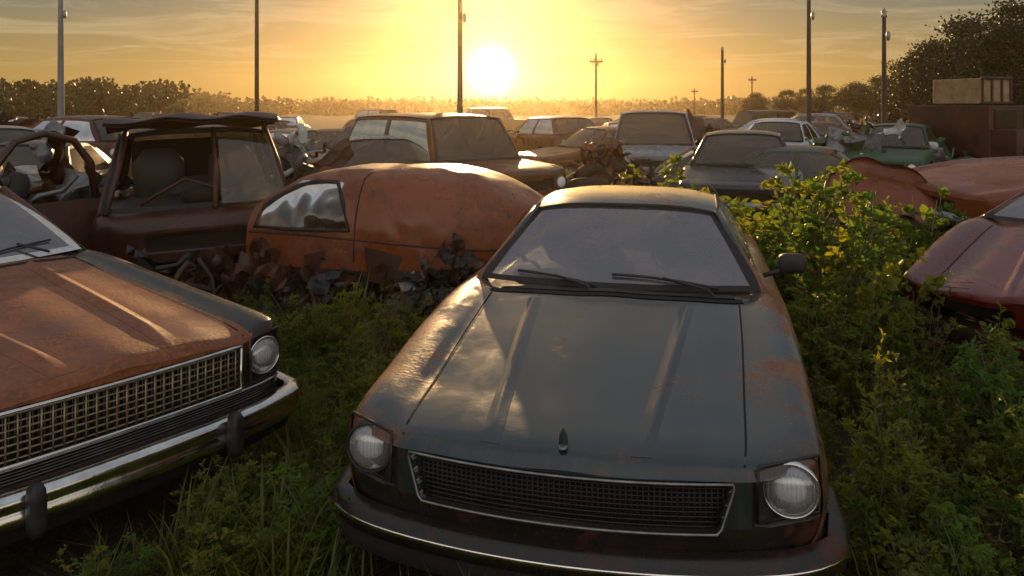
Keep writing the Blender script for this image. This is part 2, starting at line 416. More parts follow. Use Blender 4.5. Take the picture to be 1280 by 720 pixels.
mb.tube([p+np.array([0,-.006,0]) for p in fr],.0050,M_dullmetal,6,True)
for z in np.arange(.535,.68,.0155): 
    hw=.545-(.70-z)*.25; mb.tube(gpath(z,-hw,hw,24,.022),.0028,M_black,4)
for x in np.linspace(-.52,.52,58):
    mb.tube([np.array(hero.warp(x,0,z,.845))+np.array([0,.026,0]) for z in(.527,.675)],.0028,M_black,4)
mb.obj('grille',E)
mb=MB()
for sx in(-1,1):
    p=hero.warp(sx*.735,0,.645,.845); headlight(mb,(p[0],p[1]+.012,p[2]),.084,M_black if sx<0 else M_chrome)
    cs=[(.628,.555),(.83,.555),(.835,.65),(.83,.742),(.628,.735)]
    mb.tube([np.array(hero.warp(sx*a,0,b,.845))+np.array([0,-.001,0]) for a,b in cs],.006,M_valance,6,True)
mb.obj('headlights',E)
mb=MB()
xs=np.linspace(-.90,.90,41)
path=[(-.935,.62,.45),(-.93,.40,.445)]+[tuple(np.array(hero.warp(x,0,.43,.88))+np.array([0,-.025,0])) for x in xs]+[(.93,.40,.445),(.935,.62,.45)]
path=[(a,b,.405) for a,b,c in path]
sweep(mb,path,[(-.04,.055),(-.01,.052),(.015,.042),(.022,.020),(.028,.014),(.030,.006),(.027,-.004),(.020,-.012),(.018,-.035),(-.04,-.055)],M_valance,matfn=lambda j,i: M_chrome if i in(4,5) else M_valance)
path2=[(a,b,.335) for a,b,c in path]
sweep(mb,path2,[(-.02,.04),(.0,.03),(.0,-.04),(-.06,-.07)],M_void)
mb.obj('bumper',E)
mb=MB()
p=np.array(hero.P(0,.055)); 
mb.rbox(tuple(p+np.array([0,0,.006])),(.03,.06,.014),M_dullmetal,3,8)
mb.lathe([(.013,0),(.016,.02),(.013,.045),(.005,.062),(.001,.066)],Matrix.Translation(p)@Matrix.Scale(.35,4,(0,1,0)),M_black,12)
mb.obj('hood_ornament',E)
g=dict(yb0=1.84,yt0=2.42,yt1=3.35,yb1=4.0,xb=.785,xt=.555,zb0=.915,zb1=.91,zt=1.335,sail=.8,bow=.13)
mb=MB(); greenhouse(mb,g,M_heroP,M_glass,M_rubber,24); mb.obj('greenhouse',E)
mb=MB(); cabin(mb,g); mb.obj('interior',E)
mb=MB()
def ws(u,v,off=.02):
    b=np.array([u*.785,1.84-.13*(1-u*u),.915]); t=np.array([u*.55,2.42-.07*(1-u*u),1.29]); return b+(t-b)*v+np.array([0,-.5,.5])*.1*v*(1-v)+np.array([0,-.7,.7])*off
for (u0,v0,u1,v1,pv) in((-.72,.10,-.12,.0,(-.14)),(-.02,.13,.70,.0,(.66))):
    mb.tube([ws(u0+(u1-u0)*t,v0+(v1-v0)*t*t*.9,.014) for t in np.linspace(0,1,9)],.008,M_black,5)
    um=(u0+u1)/2
    mb.tube([ws(pv,-.09,.02),ws(pv*.9+um*.1,-.02,.04),ws(um,(v0)*.72,.028)],.009,M_black,6)
    mb.rbox(tuple(ws(pv,-.10,.018)),(.05,.05,.03),M_black,3,6)
mb.obj('wipers',E)
mb=MB()
mb.rbox((.955,2.10,1.02),(.15,.07,.11),M_black,4,10); mb.tube([(.80,2.08,.95),(.87,2.09,.97),(.92,2.1,1.0)],.014,M_black,6)
mb.obj('side_mirror',E)
mb=MB()
for y in(.85,3.55):
    for sx in(-1,1): wheel(mb,(sx*.76,y,.29),sx)
mb.obj('wheels',E)

# ================================================= LEFT CAR (orange sedan)
th=math.radians(54); leftLoc=(-1.61,3.35,0)
E=empty('rusted_sedan',leftLoc,(0,0,th))
lc=Car([(0,.845,.785,.765,.785,.46),(.02,.86,.815,.79,.815,.45),(.08,.87,.838,.808,.832,.44),(.5,.885,.885,.85,.862,.32),(1.3,.90,.945,.915,.92,.27),(1.95,.91,.98,.965,.965,.26),(2.8,.91,.98,.96,.96,.26),(4.0,.91,.96,.94,.94,.28),(4.8,.86,.90,.88,.89,.36),(5.0,.80,.84,.82,.83,.42)],bow=.05,corner=.06,arch=(.95,3.9),peak=.016,R=.38)
mb=MB(); lc.body(mb,M_leftP,matfn=lambda p,e: (M_int if (1.98<p[1]<4.3 and abs(p[0])<.72 and p[2]>.85) else (M_leftF if abs(p[0])>.632 else M_leftP)))
def rec(x,z):
    ax=abs(x)
    if .62<ax<.83 and .55<z<.775: return .03,M_black
    if ax<.555 and .545<z<.755: return .07,M_void
    if ax<.80 and .47<z<.535: return .05,M_void
    return 0,M_leftF if z<.76 else M_leftP
lc.fascia(mb,M_leftF,rec); mb.obj('body_shell',E)
mb=MB()
for s_ in(-1,1):
    lc.ribbon(mb,[(s_*.695,.02),(s_*.705,.9),(s_*.72,1.84)],.010,M_void,.002)
lc.ribbon(mb,[(-.74,1.86),(0,1.78),(.74,1.86)],.05,M_void,.004)
# raised hood creases
for s_ in(-1,1):
    A=[]
    for y in np.linspace(.05,1.75,50):
        q=min(1,(y-.05)*4); xf=.26+.14*y/1.75; A.append([lc.P(s_*(xf-.05),y,.001),lc.P(s_*(xf-.008),y,.001+.021*q),lc.P(s_*(xf+.006),y,.001+.023*q),lc.P(s_*(xf+.02),y,.001+.015*q),lc.P(s_*(xf+.07),y,.001)])
    mb.grid(np.array(A),M_leftP)
mb.obj('panel_gaps',E)
mb=MB()
def gp(x,z,dy=0): return np.array(lc.warp(x,0,z,.845))+np.array([0,dy,0])
loop=[gp(x,.752,-.008) for x in np.linspace(-.56,.56,20)]+[gp(.565,.745,-.008),gp(.565,.56,-.008)]+[gp(x,.548,-.008) for x in np.linspace(.56,-.56,20)]+[gp(-.565,.56,-.008),gp(-.565,.745,-.008)]
mb.tube(loop,.010,M_chrome,8,True)
M_gr=simple('grille_bronze',(.36,.27,.16),.4,.7,.35,20,.1)
nxg=27
for x in np.linspace(-.54,.54,nxg): mb.tube([gp(x,.552,.006),gp(x,.748,.006)],.0045,M_gr,5)
for z in np.linspace(.565,.735,7): mb.tube([gp(x,z,.010) for x in np.linspace(-.555,.555,12)],.0045,M_gr,5)
for x in np.linspace(-.54,.54,nxg*2-1): mb.tube([gp(x,.552,.03),gp(x,.748,.03)],.002,M_dullmetal,4)
for z in np.arange(.475,.535,.012): mb.tube([gp(x,z,.02) for x in np.linspace(-.79,.79,16)],.003,M_dullmetal,4)
mb.tube([gp(x,.538,-.006) for x in np.linspace(-.83,.83,24)],.006,M_chrome,6)
mb.obj('grille',E)
mb=MB()
for sx in(-1,1):
    p=gp(sx*.722,.665); headlight(mb,(p[0],p[1]+.008,p[2]),.084,M_chrome)
    mb.tube([gp(sx*a,b,-.004) for a,b in[(.62,.56),(.825,.56),(.832,.66),(.825,.772),(.62,.772)]],.008,M_leftF,6,True)
mb.obj('headlights',E)
mb=MB()
path=[(-.965,.75,.47),(-.96,.45,.47),(-.955,.22,.47),(-.93,.08,.47)]+[(x,-.10+.10*(abs(x)/.86)**3+.01,.47) for x in np.linspace(-.86,.86,31)]+[(.93,.08,.47),(.955,.22,.47),(.96,.45,.47),(.965,.75,.47)]
path=[(a,b,.425) for a,b,c in path]
prof=[(-.05,.055),(-.02,.062),(.012,.058),(.03,.045),(.038,.02),(.030,.004),(.034,-.010),(.045,-.03),(.04,-.055),(.015,-.075),(-.03,-.08)]
sweep(mb,path,prof,M_chrome)
for x in(-.42,.42):
    mb.rbox((x,-.145,.42),(.06,.07,.20),M_black,4,10)
mb.box((0,0.02,.40),(1.2,.10,.06),M_rustdk)
sweep(mb,[(a,b+.03,.33) for a,b,c in path[3:-3]],[(-.02,.06),(.0,.04),(-.01,-.05),(-.08,-.08)],M_void)
mb.obj('bumper',E)
gB=dict(yb0=2.03,yt0=2.72,yt1=3.7,yb1=4.4,xb=.80,xt=.60,zb0=.975,zb1=.955,zt=1.42,sail=.82,bow=.14)
mb=MB(); greenhouse(mb,gB,M_leftF,M_glass,M_chrome,20); mb.obj('greenhouse',E)
mb=MB(); cabin(mb,gB); mb.obj('interior',E)
mb=MB()
mb.tube([(.10,1.93,1.01),(.35,2.0,1.04),(.62,2.08,1.05)],.007,M_black,5); mb.tube([(.55,1.93,1.0),(.4,2.02,1.06)],.008,M_black,5)
mb.obj('wipers',E)
mb=MB()
for y in(.95,3.9):
    for sx in(-1,1): wheel(mb,(sx*.77,y,.30),sx)
mb.obj('wheels',E)

# ================================================= RIGHT CAR (dark red wedge coupe)
redLoc=(3.0,4.68,0)
E=empty('dark_red_coupe',redLoc,(0,0,math.radians(-47)))
rc_=Car([(0,.84,.70,.69,.70,.56),(.015,.85,.725,.705,.72,.54),(.06,.86,.745,.715,.735,.50),(.5,.88,.82,.77,.81,.34),(1.2,.90,.93,.88,.92,.26),(1.8,.91,1.0,.96,.985,.25),(3.0,.91,1.0,.97,.98,.25),(4.0,.90,.97,.95,.96,.3),(4.6,.84,.9,.88,.89,.4)],bow=.26,corner=.05,arch=(.95,3.6),peak=.03,slope=.45)
mb=MB(); rc_.body(mb,M_redP)
rc_.fascia(mb,M_redP,lambda x,z:(.10 if (.08<abs(x)<.76 and z<.66) else 0, M_void if (.08<abs(x)<.76 and z<.66) else M_redP)); mb.obj('body_shell',E)
mb=MB()
for s_ in(-1,1):
    rc_.ribbon(mb,[(s_*.695,.02),(s_*.72,1.7)],.009,M_void,.002)
    A=[]
    for y in np.linspace(.04,1.65,40):
        q=min(1,(y-.04)*5); xf=.12+.22*y/1.65; A.append([rc_.P(s_*(xf-.03),y,.001),rc_.P(s_*(xf),y,.001+.015*q),rc_.P(s_*(xf+.012),y,.001+.012*q),rc_.P(s_*(xf+.04),y,.001)])
    mb.grid(np.array(A),M_redP)
    rc_.ribbon(mb,[(s_*.40,.22),(s_*.62,.22)],.008,M_void,.002); rc_.ribbon(mb,[(s_*.40,.10),(s_*.62,.10)],.008,M_void,.002)
mb.obj('panel_gaps',E)
mb=MB()
pth=[(-.93,.7,.40)]+[tuple(np.array(rc_.warp(x,0,.5,.86))[[0,1]])+(.40,) for x in np.linspace(-.88,.88,31)]+[(.93,.7,.40)]
sweep(mb,[(a,b+.08,c) for a,b,c in pth],[(-.04,.10),(0,.11),(.05,.085),(.065,.03),(.05,-.06),(-.03,-.13)],M_wreckP)
mb.obj('bumper',E)
gC=dict(yb0=1.9,yt0=2.7,yt1=3.4,yb1=4.3,xb=.79,xt=.55,zb0=.99,zb1=.97,zt=1.33)
mb=MB(); greenhouse(mb,gC,M_redP,M_glass,M_rubber,16); mb.obj('greenhouse',E)
mb=MB()
for y in(.95,3.6):
    for sx in(-1,1): wheel(mb,(sx*.77,y,.30),sx)
mb.obj('wheels',E)

# ================================================= generic cars (single meshes)
def quick_car(kind,mat,lo=True,gl=M_glassD,openg=(),extras=None,lights=True,cab=True):
    sub=3 if lo else 5; stp=.12 if lo else .05
    mb=MB()
    if kind=='sedan':
        st=[(0,.80,.66,.65,.66,.42),(.04,.84,.71,.70,.71,.38),(.4,.86,.76,.75,.76,.28),(1.3,.88,.86,.85,.86,.24),(3.4,.88,.90,.89,.90,.25),(4.2,.85,.88,.87,.88,.34),(4.5,.78,.82,.8,.8,.42)]
        g=dict(yb0=1.45,yt0=2.05,yt1=3.0,yb1=3.7,xb=.76,xt=.56,zb0=.88,zb1=.9,zt=1.38); ar=(.8,3.5)
    elif kind=='suv':
        st=[(0,.80,.92,.9,.9,.5),(.04,.84,.98,.96,.97,.46),(.5,.88,1.04,1.03,1.03,.4),(1.3,.90,1.08,1.06,1.06,.38),(4.1,.90,1.08,1.06,1.06,.4),(4.3,.86,1.05,1.0,1.0,.5)]
        g=dict(yb0=1.2,yt0=1.6,yt1=3.9,yb1=4.2,xb=.80,xt=.66,zb0=1.06,zb1=1.06,zt=1.78,sail=.97); ar=(.85,3.4)
    elif kind=='pickup':
        st=[(0,.82,.94,.92,.92,.5),(.04,.86,1.0,.98,.99,.46),(.5,.90,1.06,1.05,1.05,.4),(1.3,.92,1.10,1.08,1.08,.38),(2.7,.92,1.10,1.08,1.08,.4),(4.9,.92,1.0,1.0,1.0,.45)]
        g=dict(yb0=1.3,yt0=1.75,yt1=2.6,yb1=2.8,xb=.82,xt=.68,zb0=1.08,zb1=1.08,zt=1.80,sail=.95); ar=(.9,3.9)
    elif kind=='hatch':
        st=[(0,.80,.92,.90,.90,.45),(.03,.84,.98,.96,.97,.42),(.2,.87,1.02,1.0,1.01,.35),(1.5,.88,1.02,1.0,1.0,.28),(2.6,.88,.98,.96,.96,.26),(3.8,.86,.80,.78,.8,.36),(4.0,.8,.72,.7,.7,.42)]
        g=dict(yb0=.22,yt0=.62,yt1=1.9,yb1=2.6,xb=.79,xt=.62,zb0=1.01,zb1=.98,zt=1.50,sail=.9); ar=(.85,3.1)
    elif kind=='wreck':
        st=[(0,.80,.60,.58,.58,.30),(.03,.86,.68,.66,.67,.28),(.3,.90,.76,.74,.75,.26),(1.5,.91,.80,.78,.78,.26),(2.6,.90,.78,.76,.76,.26),(3.0,.88,.76,.74,.74,.3)]
        g=dict(yb0=.30,yt0=.95,yt1=2.3,yb1=2.75,xb=.84,xt=.68,zb0=.74,zb1=.78,zt=1.52,sail=.9,bow=.1); ar=(1.0,)
    c=Car(st,bow=.09,corner=.06,sub=sub,step=stp,arch=ar,R=.35)
    c.body(mb,mat,matfn=lambda p,e: M_int if (g['yb0']+.02<p[1]<g['yb1'] and abs(p[0])<.68 and p[2]>.6 and cab) else mat)
    zt=c.tab[0][1]; zl=zt-.13
    def rec(x,z):
        if abs(x)<.45 and zt-.20<z<zt-.06: return .03,M_void
        return 0,None
    c.fascia(mb,mat,rec,60,16)
    if cab: greenhouse(mb,g,mat,gl,M_rubber,10,skipglass=openg,rails=not lo)
    if lights:
        for sx in(-1,1):
            p=c.warp(sx*.62,0,zl,.84); M=Matrix.Translation((p[0],p[1]-.004,p[2]))@Matrix.Rotation(math.pi/2,4,'X')
            mb.lathe([(.09,-.01),(.088,.012),(.075,.016),(.05,.022),(.001,.026)],M,M_bulb,16,matfn=lambda j,i:M_dullmetal if j<2 else M_bulb)
    if kind!='wreck':
        pth=[(-.9,.5,.44)]+[tuple(np.array(c.warp(x,0,.5,.86))[[0,1]]-np.array([0,.07]))+(.44,) for x in np.linspace(-.86,.86,13)]+[(.9,.5,.44)]
        sweep(mb,pth,[(-.04,.055),(.02,.055),(.035,.0),(.02,-.05),(-.04,-.06)],M_dullmetal)
    mb.rbox((0,g['yb0']+1.0,g['zb0']-.05),(1.2,.18,.55),M_int,4,6)
    for y in ar:
        for sx in(-1,1): wheel(mb,(sx*.75,y,.30),sx)
    if extras: extras(mb,c,g)
    return mb
def place(mb,name,x,y,deg,z=0,pitch=0,roll=0,sc=1):
    return mb.obj(name,None,(x,y,z),(math.radians(pitch),math.radians(roll),math.radians(deg)),(sc,)*3)

# --- maroon wreck (open hatch end towards the camera)
def ext(mb,c,g):
    A=[]   # sprung, sagging roof skin / tailgate lip
    for t in np.linspace(0,1,12):
        A.append([(x,.95-.42*t,1.53+.10*math.sin(t*2.4)+.02*math.sin(9*x+4*t)-.03*abs(x)) for x in np.linspace(-.80,.80,18)])
    mb.grid(np.array(A),M_wreckP); mb.grid(np.array(A)+np.array([0,0,-.035]),M_rustdk)
    # tilted dusty pane hanging on the right
    mb.grid(np.array([[(.22+.60*u-.12*v*u,.16+.50*v,.78+.68*v*(1-.1*u)) for u in np.linspace(0,1,6)] for v in np.linspace(0,1,6)]),M_glassD)
    for q in((-.78,.25,.74,-.62,.85,1.5),(.16,.16,.74,.18,.75,1.48),(.84,.25,.74,.68,.9,1.5)):
        mb.tube([(q[0],q[1],q[2]),((q[0]+q[3])/2+.02,(q[1]+q[4])/2,(q[2]+q[5])/2),(q[3],q[4],q[5])],.028,M_rustdk,6)
    # near-black wall added to darken the interior, seat backs, junk inside
    mb.box((0,2.45,.95),(1.35,.05,.75),M_void)
    for x in(-.35,.38): mb.rbox((x,1.3,.95),(.5,.18,.65),M_int,4,6)
    mb.tube([(-.5,.5,.78),(-.1,.6,1.0),(.3,.5,.85),(.6,.7,1.1)],.02,M_rustdk,5); mb.rbox((.1,.6,.82),(.5,.3,.18),M_void,3,6)
    # doors swung open on the left side
    for (hy,ang,w_) in((.75,-62,.95),):
        M=Matrix.Translation((-.88,hy,0))@Matrix.Rotation(math.radians(ang),4,'Z')
        mb.grid(np.array([[(.03*math.sin(z*5),-w_*t,z) for t in np.linspace(0,1,8)] for z in np.linspace(.32,.86,6)]),M_wreckP,M=M)
        mb.grid(np.array([[(.07+.03*math.sin(z*5),-w_*t,z) for t in np.linspace(0,1,8)] for z in np.linspace(.32,.86,6)]),M_rustdk,M=M)
        arc=[(0,-.02,.86),(0,-.06,1.2),(0,-.2,1.42),(0,-.45,1.50),(0,-.7,1.44),(0,-.88,1.2),(0,-w_,.86)]
        mb.tube(arc,.035,M_wreckP,7,M=M,flat=1.5)
wr=quick_car('wreck',M_wreckP,False,M_glassD,('front','side'),ext,False)
place(wr,'wrecked_hatchback',-2.98,7.65,22,.12,0,-2,1.04)

# --- orange fastback shell, tail to the right: one domed skin
mb=MB()
yy=np.linspace(1.55,4.12,130); tt=np.linspace(0,math.pi,151)
def dome(y,t,off=0.0):
    k=np.clip((y-2.75)/1.40,0,1); kk=np.clip((2.45-y)/.9,0,1)
    ht=.90*(1-k**2.6*.50)*(1-.30*kk**2); hw=.87*(1-.30*k**3)
    c_,s_=math.cos(t),math.sin(t); x=hw*np.sign(c_)*abs(c_)**.50; z=.44+.10*k+ht*abs(s_)**.62
    dn=.024*mnoise.noise((x*2.2,y*2.2,z*2.2))+.010*mnoise.noise((x*7,y*7,z*7))
    n=np.array([c_,0,s_])
    return np.array([x*(1+dn),y+.12*(1-abs(c_))*k,z+dn*.7])+n*off
G=np.array([[dome(y,t) for t in tt] for y in yy])
def mf(j,i):
    y=(yy[j]+yy[j+1])/2; z=G[j,i,2]; x=abs(G[j,i,0])
    if 1.68<y<2.62-(z-.80)*.35 and .80<z<min(1.22,.98+(y-1.68)*.75) and x>.45: return M_glassD
    return M_orangeP
mb.grid(G,M_orangeP,matfn=mf)
def tz(y,z,sd):
    ts=np.linspace(0,math.pi/2,60); zs=[dome(y,t)[2] for t in ts]; t=float(np.interp(z,zs,ts)); return t if sd>0 else math.pi-t
cap=G[-1]; ctr=np.array([0,4.22,.75]); rows=[]
for t in np.linspace(0,1,8): rows.append([p*(1-t)+ctr*t+np.array([0,.10*math.sin(t*math.pi/2),0]) for p in cap])
mb.grid(np.array(rows),M_orangeP)
mb.rbox((0,2.2,.8),(1.2,.2,.5),M_int,4,6); mb.box((0,2.9,.38),(1.3,2.3,.30),M_void)
for sx in(-1,1):
    P_=[dome(y,tz(y,z,sx),.008) for y,z in((1.64,.80),(1.68,.98),(1.80,1.07),(1.98,1.17),(2.2,1.22),(2.42,1.22),(2.54,1.05),(2.63,.80),(2.3,.79),(1.95,.79))]
    mb.tube(P_,.020,M_rubber,7,True)
    mb.tube([dome(2.69,t if sx>0 else math.pi-t,.002) for t in np.linspace(.02,1.25,24)],.006,M_void,5)
    mb.tube([dome(y,tz(y,.70+.05*math.sin(y),sx),.0) for y in np.linspace(1.58,4.0,30)],.012,M_rustdk,5)
    # torn, blackened rocker panel hanging below
    mb.grid(np.array([[(sx*(.86+.02*math.sin(y*9)),y,z-.06*math.sin(y*4)) for y in np.linspace(1.6,3.4,22)] for z in (.30,.40,.50,.60)]),M_rustdk)
place(mb,'orange_fastback',-3.42,8.1,-107,.13,0,0,.91)

# --- mid distance named cars
place(quick_car('sedan',M_silverP,False),'silver_sedan',-1.85,10.3,4,.05)
place(quick_car('suv',M_tanP,False),'rusted_suv',.25,11.2,38,.0)
place(quick_car('pickup',M_silverP,False,M_glassD),'pickup_truck',2.75,15.2,-8,.0)
place(quick_car('sedan',M_darkP,False,M_glassD),'dark_sedan',3.05,10.7,-17,.12)
place(quick_car('sedan',M_whiteP,True),'white_sedan',5.7,18.5,-30,.15)
place(quick_car('sedan',M_whiteP,True),'white_sedan',9.0,21.5,25,.15)
place(quick_car('sedan',M_whiteP,True),'white_sedan',9.6,13.6,-60,-.05)
place(quick_car('sedan',M_greenP,True),'green_sedan',7.4,16.2,-35,.12)
# --- rusty orange car, right middle, cab stripped
oc2=quick_car('sedan',M_orangeP,False,M_glassD,(),None,False,False)
place(oc2,'rusted_orange_sedan',4.35,8.6,-80,.36,0,4)
mb=MB()
A=[]
for t in np.linspace(0,1,30):
    A.append([((u-.5)*1.15*(1-.15*t)+.10*t,.55*math.sin(t*2.0)-.22*(2*u-1)**2,.74*math.sin(t*1.5)*(1.0-.35*u)+.05*mnoise.noise((u*4,t*4,1))+.02*math.sin(11*u+6*t)-.20*t*abs(2*u-1)**4) for u in np.linspace(0,1,30)])
A=np.array(A); mb.grid(A,M_orangeP); mb.grid(A+np.array([.0,.03,-.02]),M_rustdk)
mb.tube([A[0][k] for k in range(0,30,3)],.03,M_rustdk,6); mb.tube([A[i][0] for i in range(30)],.02,M_rustdk,6); mb.tube([A[i][-1] for i in range(30)],.02,M_rustdk,6)
for x in(-.4,.4): mb.tube([(x,.1,-.5),(x*.9,.12,.05)],.04,M_rustdk,6)
mb.box((0,.3,-.3),(.9,.5,.4),M_void)
place(mb,'crumpled_car_hood',3.85,8.45,-25,.66,0,-3,1)

# --- rusted truck cab with load box
mb=MB()
mb.box((0,0,1.35),(1.7,2.2,1.1),M_wreckP)
mb.box((0,-1.3,1.05),(1.6,.8,.7),M_wreckP)
for x in(-.42,.42): mb.box((x,-1.115,1.62),(.6,.04,.42),M_glassD)
mb.box((0,-1.72,.9),(1.2,.06,.35),M_void); mb.box((0,-1.76,.6),(1.7,.12,.16),M_dullmetal)
for x in(-.7,.7):
    for y in(-1.2,.8): wheel(mb,(x,y,.42),1 if x>0 else -1,.42,.24)
mb.box((0,0,.65),(1.1,3.2,.3),M_void)
M_crate=simple('weathered_yellow_board',(.34,.22,.11),.7,0,.35,6,.2)
mb.box((-.15,0,2.22),(.85,1.3,.56),M_crate)
for x in(-.55,-.28,0,.26): mb.box((x,-.67,2.22),(.05,.05,.6),M_rustdk)
mb.box((-.15,-.68,2.50),(.9,.06,.06),M_rustdk); mb.box((-.15,-.68,1.96),(.9,.06,.06),M_rustdk)
ob=place(mb,'rusted_truck',10.55,18.2,18); bv=ob.modifiers.new('b','BEVEL'); bv.width=.05; bv.segments=2; bv.limit_method='ANGLE'

# --- rows of junk cars behind
kinds={}
for kd in('sedan','suv','pickup','hatch'):
    o=quick_car(kd,M_junk,True).obj('junk_car'); kinds[kd]=o.data; bpy.data.objects.remove(o)
taken=[(-1.75,12.5),(-.6,13),(3.3,18),(4,13),(6.5,20),(9,23),(10.7,18),(8,16),(10.5,14)]
def free(x,y,d=2.6): return all((x-a)**2+(y-b)**2>d*d for a,b in taken)
def addjunk(x,y,deg,z=0,kd=None,roll=0):
    kd=kd or random.choice(['sedan','sedan','sedan','sedan','hatch','suv','pickup'])
    o=inst(kinds[kd],'junk_car',(x,y,z),(0,math.radians(roll),math.radians(deg)),1); taken.append((x,y)); return o
for (px,Y,deg,z,kd) in[(20,11,40,.2,'sedan'),(95,14,-30,.1,'sedan'),(-60,9.5,10,0,'sedan'),(175,16,70,.2,'hatch'),(300,15,20,0,'sedan'),(395,16,-20,.1,'sedan'),(480,17,60,0,'sedan'),(560,19,100,0,'sedan'),
    (655,19,-60,.0,'sedan'),(730,22,30,.1,'hatch'),(880,24,10,0,'sedan'),(930,26,-80,0,'sedan'),(1090,14,80,-.2,'sedan'),(1230,11.5,70,-.1,'sedan')]:
    addjunk((px-640)/1000*Y,Y,deg,z,kd)
for i in range(360):
    Y=random.uniform(22,52); X=random.uniform(-.72,.72)*Y
    if free(X,Y,4.0+Y*.03): addjunk(X,Y,random.choice([0,90,180,-60,30])+random.uniform(-20,20),random.choice([0,0,.1,-.1]))

# --- scrap piles
def wheel_m(mb,M,r=.3,w=.18):
    h=w/2; mb.lathe([(r*.6,-h),(r*.85,-h),(r,-h*.6),(r,h*.6),(r*.85,h),(r*.6,h),(r*.55,0)],M,M_rubber,16)
def scrap(name,x,y,rx,ry,h,n,seed,pal,smin=.12,smax=.5,tyres=True):
    rg=random.Random(seed); mb=MB()
    for i in range(n):
        a=rg.uniform(0,6.28); r=math.sqrt(rg.random()); px,py=r*rx*math.cos(a),r*ry*math.sin(a); pz=h*(1-r*r)*rg.uniform(.2,1.0)+.05
        M=Matrix.Translation((px,py,pz))@Matrix.Rotation(rg.uniform(0,6.28),4,'Z')@Matrix.Rotation(rg.uniform(-1.2,1.2),4,'X')@Matrix.Rotation(rg.uniform(-1,1),4,'Y')
        mt=rg.choice(pal); s=rg.uniform(smin,smax); t=rg.random()
        if t<.5:
            k1,k2,ph=rg.uniform(2,7),rg.uniform(2,7),rg.uniform(0,6); A=[]
            for u in np.linspace(-1,1,8):
                A.append([(u*s,v*s*.6,.22*s*math.sin(k1*u+ph)+.18*s*math.sin(k2*v+k1*u)+.3*s*u*u) for v in np.linspace(-1,1,7)])
            mb.grid(np.array(A),mt,M=M,smooth=rg.random()<.6)
        elif t<.68:
            mb.tube([(-s,0,0),(-.3*s,.1*s,.1*s),(.4*s,.05*s,-.1*s),(s,.2*s,.1*s)],rg.uniform(.012,.04),mt,6,M=M)
        elif t<.92 or not tyres:
            mb.rbox((0,0,0),(s*.8,s*.5,s*.4),mt,rg.choice([3,6,9]),5,M=M)
            mb.rbox((s*.3,0,s*.1),(s*.25,s*.25,s*.5),mt,2.5,5,M=M)
        else: wheel_m(mb,M,rg.uniform(.2,.3))
    return mb.obj(name,None,(x,y,0))
dk=[M_void,M_rustdk,M_rustdk,M_black,M_wreckP]; mixp=[M_rust,M_rustdk,M_steel,M_pale,M_wreckP,M_void,M_darkP]
scrap('engine_scrap_pile',-.50,6.5,.45,.35,.85,170,3,[M_void,M_rustdk,M_black,M_black,M_steel],.05,.17,False)
scrap('scrap_pile',-2.5,6.9,1.3,.45,.6,170,4,dk,.08,.28,False)
scrap('scrap_pile',-5.2,8.6,1.5,.8,1.45,130,5,mixp,.12,.4)
scrap('scrap_pile',-3.0,10.8,1.1,.7,1.6,120,6,[M_pale,M_steel,M_silverP,M_rustdk,M_rust],.12,.4)
scrap('scrap_pile',1.5,13.0,1.0,.6,1.25,120,8,[M_rust,M_rustdk,M_void,M_wreckP],.15,.4)
scrap('scrap_pile',-8.5,13.5,2.6,1.2,1.6,150,9,mixp,.15,.5)
scrap('scrap_pile',4.4,8.1,1.3,.5,.75,90,10,dk,.1,.35,False)
scrap('scrap_pile',-1.4,6.75,1.0,.3,.55,170,11,dk,.06,.22,False)
scrap('scrap_pile',7.9,17.5,2.2,1.0,1.5,100,12,[M_greenP,M_greenP,M_steel,M_pale],.2,.6)
for k in range(14):
    Y=random.uniform(20,60); X=random.uniform(-.7,.7)*Y
    scrap('scrap_pile',X,Y,2.6,1.4,random.uniform(1.2,1.6),60,50+k,[M_rust,M_rustdk,M_steel,M_wreckP,M_void,M_darkP],.2,.6)
# tire heap
mb=MB()
for i in range(16):
    M=Matrix.Translation((random.uniform(-1.2,1.2),random.uniform(-.4,.4),.12+.2*(i//5)))@Matrix.Rotation(random.uniform(-.4,.4),4,'X'); wheel_m(mb,M,.3)
mb.obj('tire_heap',None,(1.9,11.8,0))

# ------------------------------------------------------------ ground
k=N('ground_soil'); tc=k.n('ShaderNodeNewGeometry').outputs['Position']
a=k.noise(tc,.35,6,.6); b_=k.noise(tc,6,6,.65); c_=k.noise(tc,40,3)
col=k.mix(k.mr(a,.4,.6),(.065,.048,.026),(.042,.05,.016)); col=k.mix(k.mr(b_,.4,.65),col,(.028,.024,.012)); col=k.mix(k.math('MULTIPLY',k.mr(c_,.5,.7),.5),col,(.10,.07,.04))
bp=k.n('ShaderNodeBump',{'Strength':.7,'Distance':.05,'Height':k.math('ADD',b_,c_)})
k.surf(k.n('ShaderNodeBsdfPrincipled',{'Base Color':col,'Roughness':.95,'Normal':bp.outputs[0]}).outputs[0]); M_ground=k.mat
def spaced(lim,n): t=np.linspace(-1,1,n); return np.sign(t)*(np.abs(t)**3)*lim+t*6
xs=spaced(900,121); ys=spaced(900,121)+6
mb=MB(); G=[]
for y in ys: G.append([(x,y,.05*mnoise.noise((x*.5,y*.5,0))+.02*mnoise.noise((x*2,y*2,3)) if abs(x)<60 and abs(y)<80 else 0) for x in xs])
mb.grid(np.array(G),M_ground); mb.obj('ground')

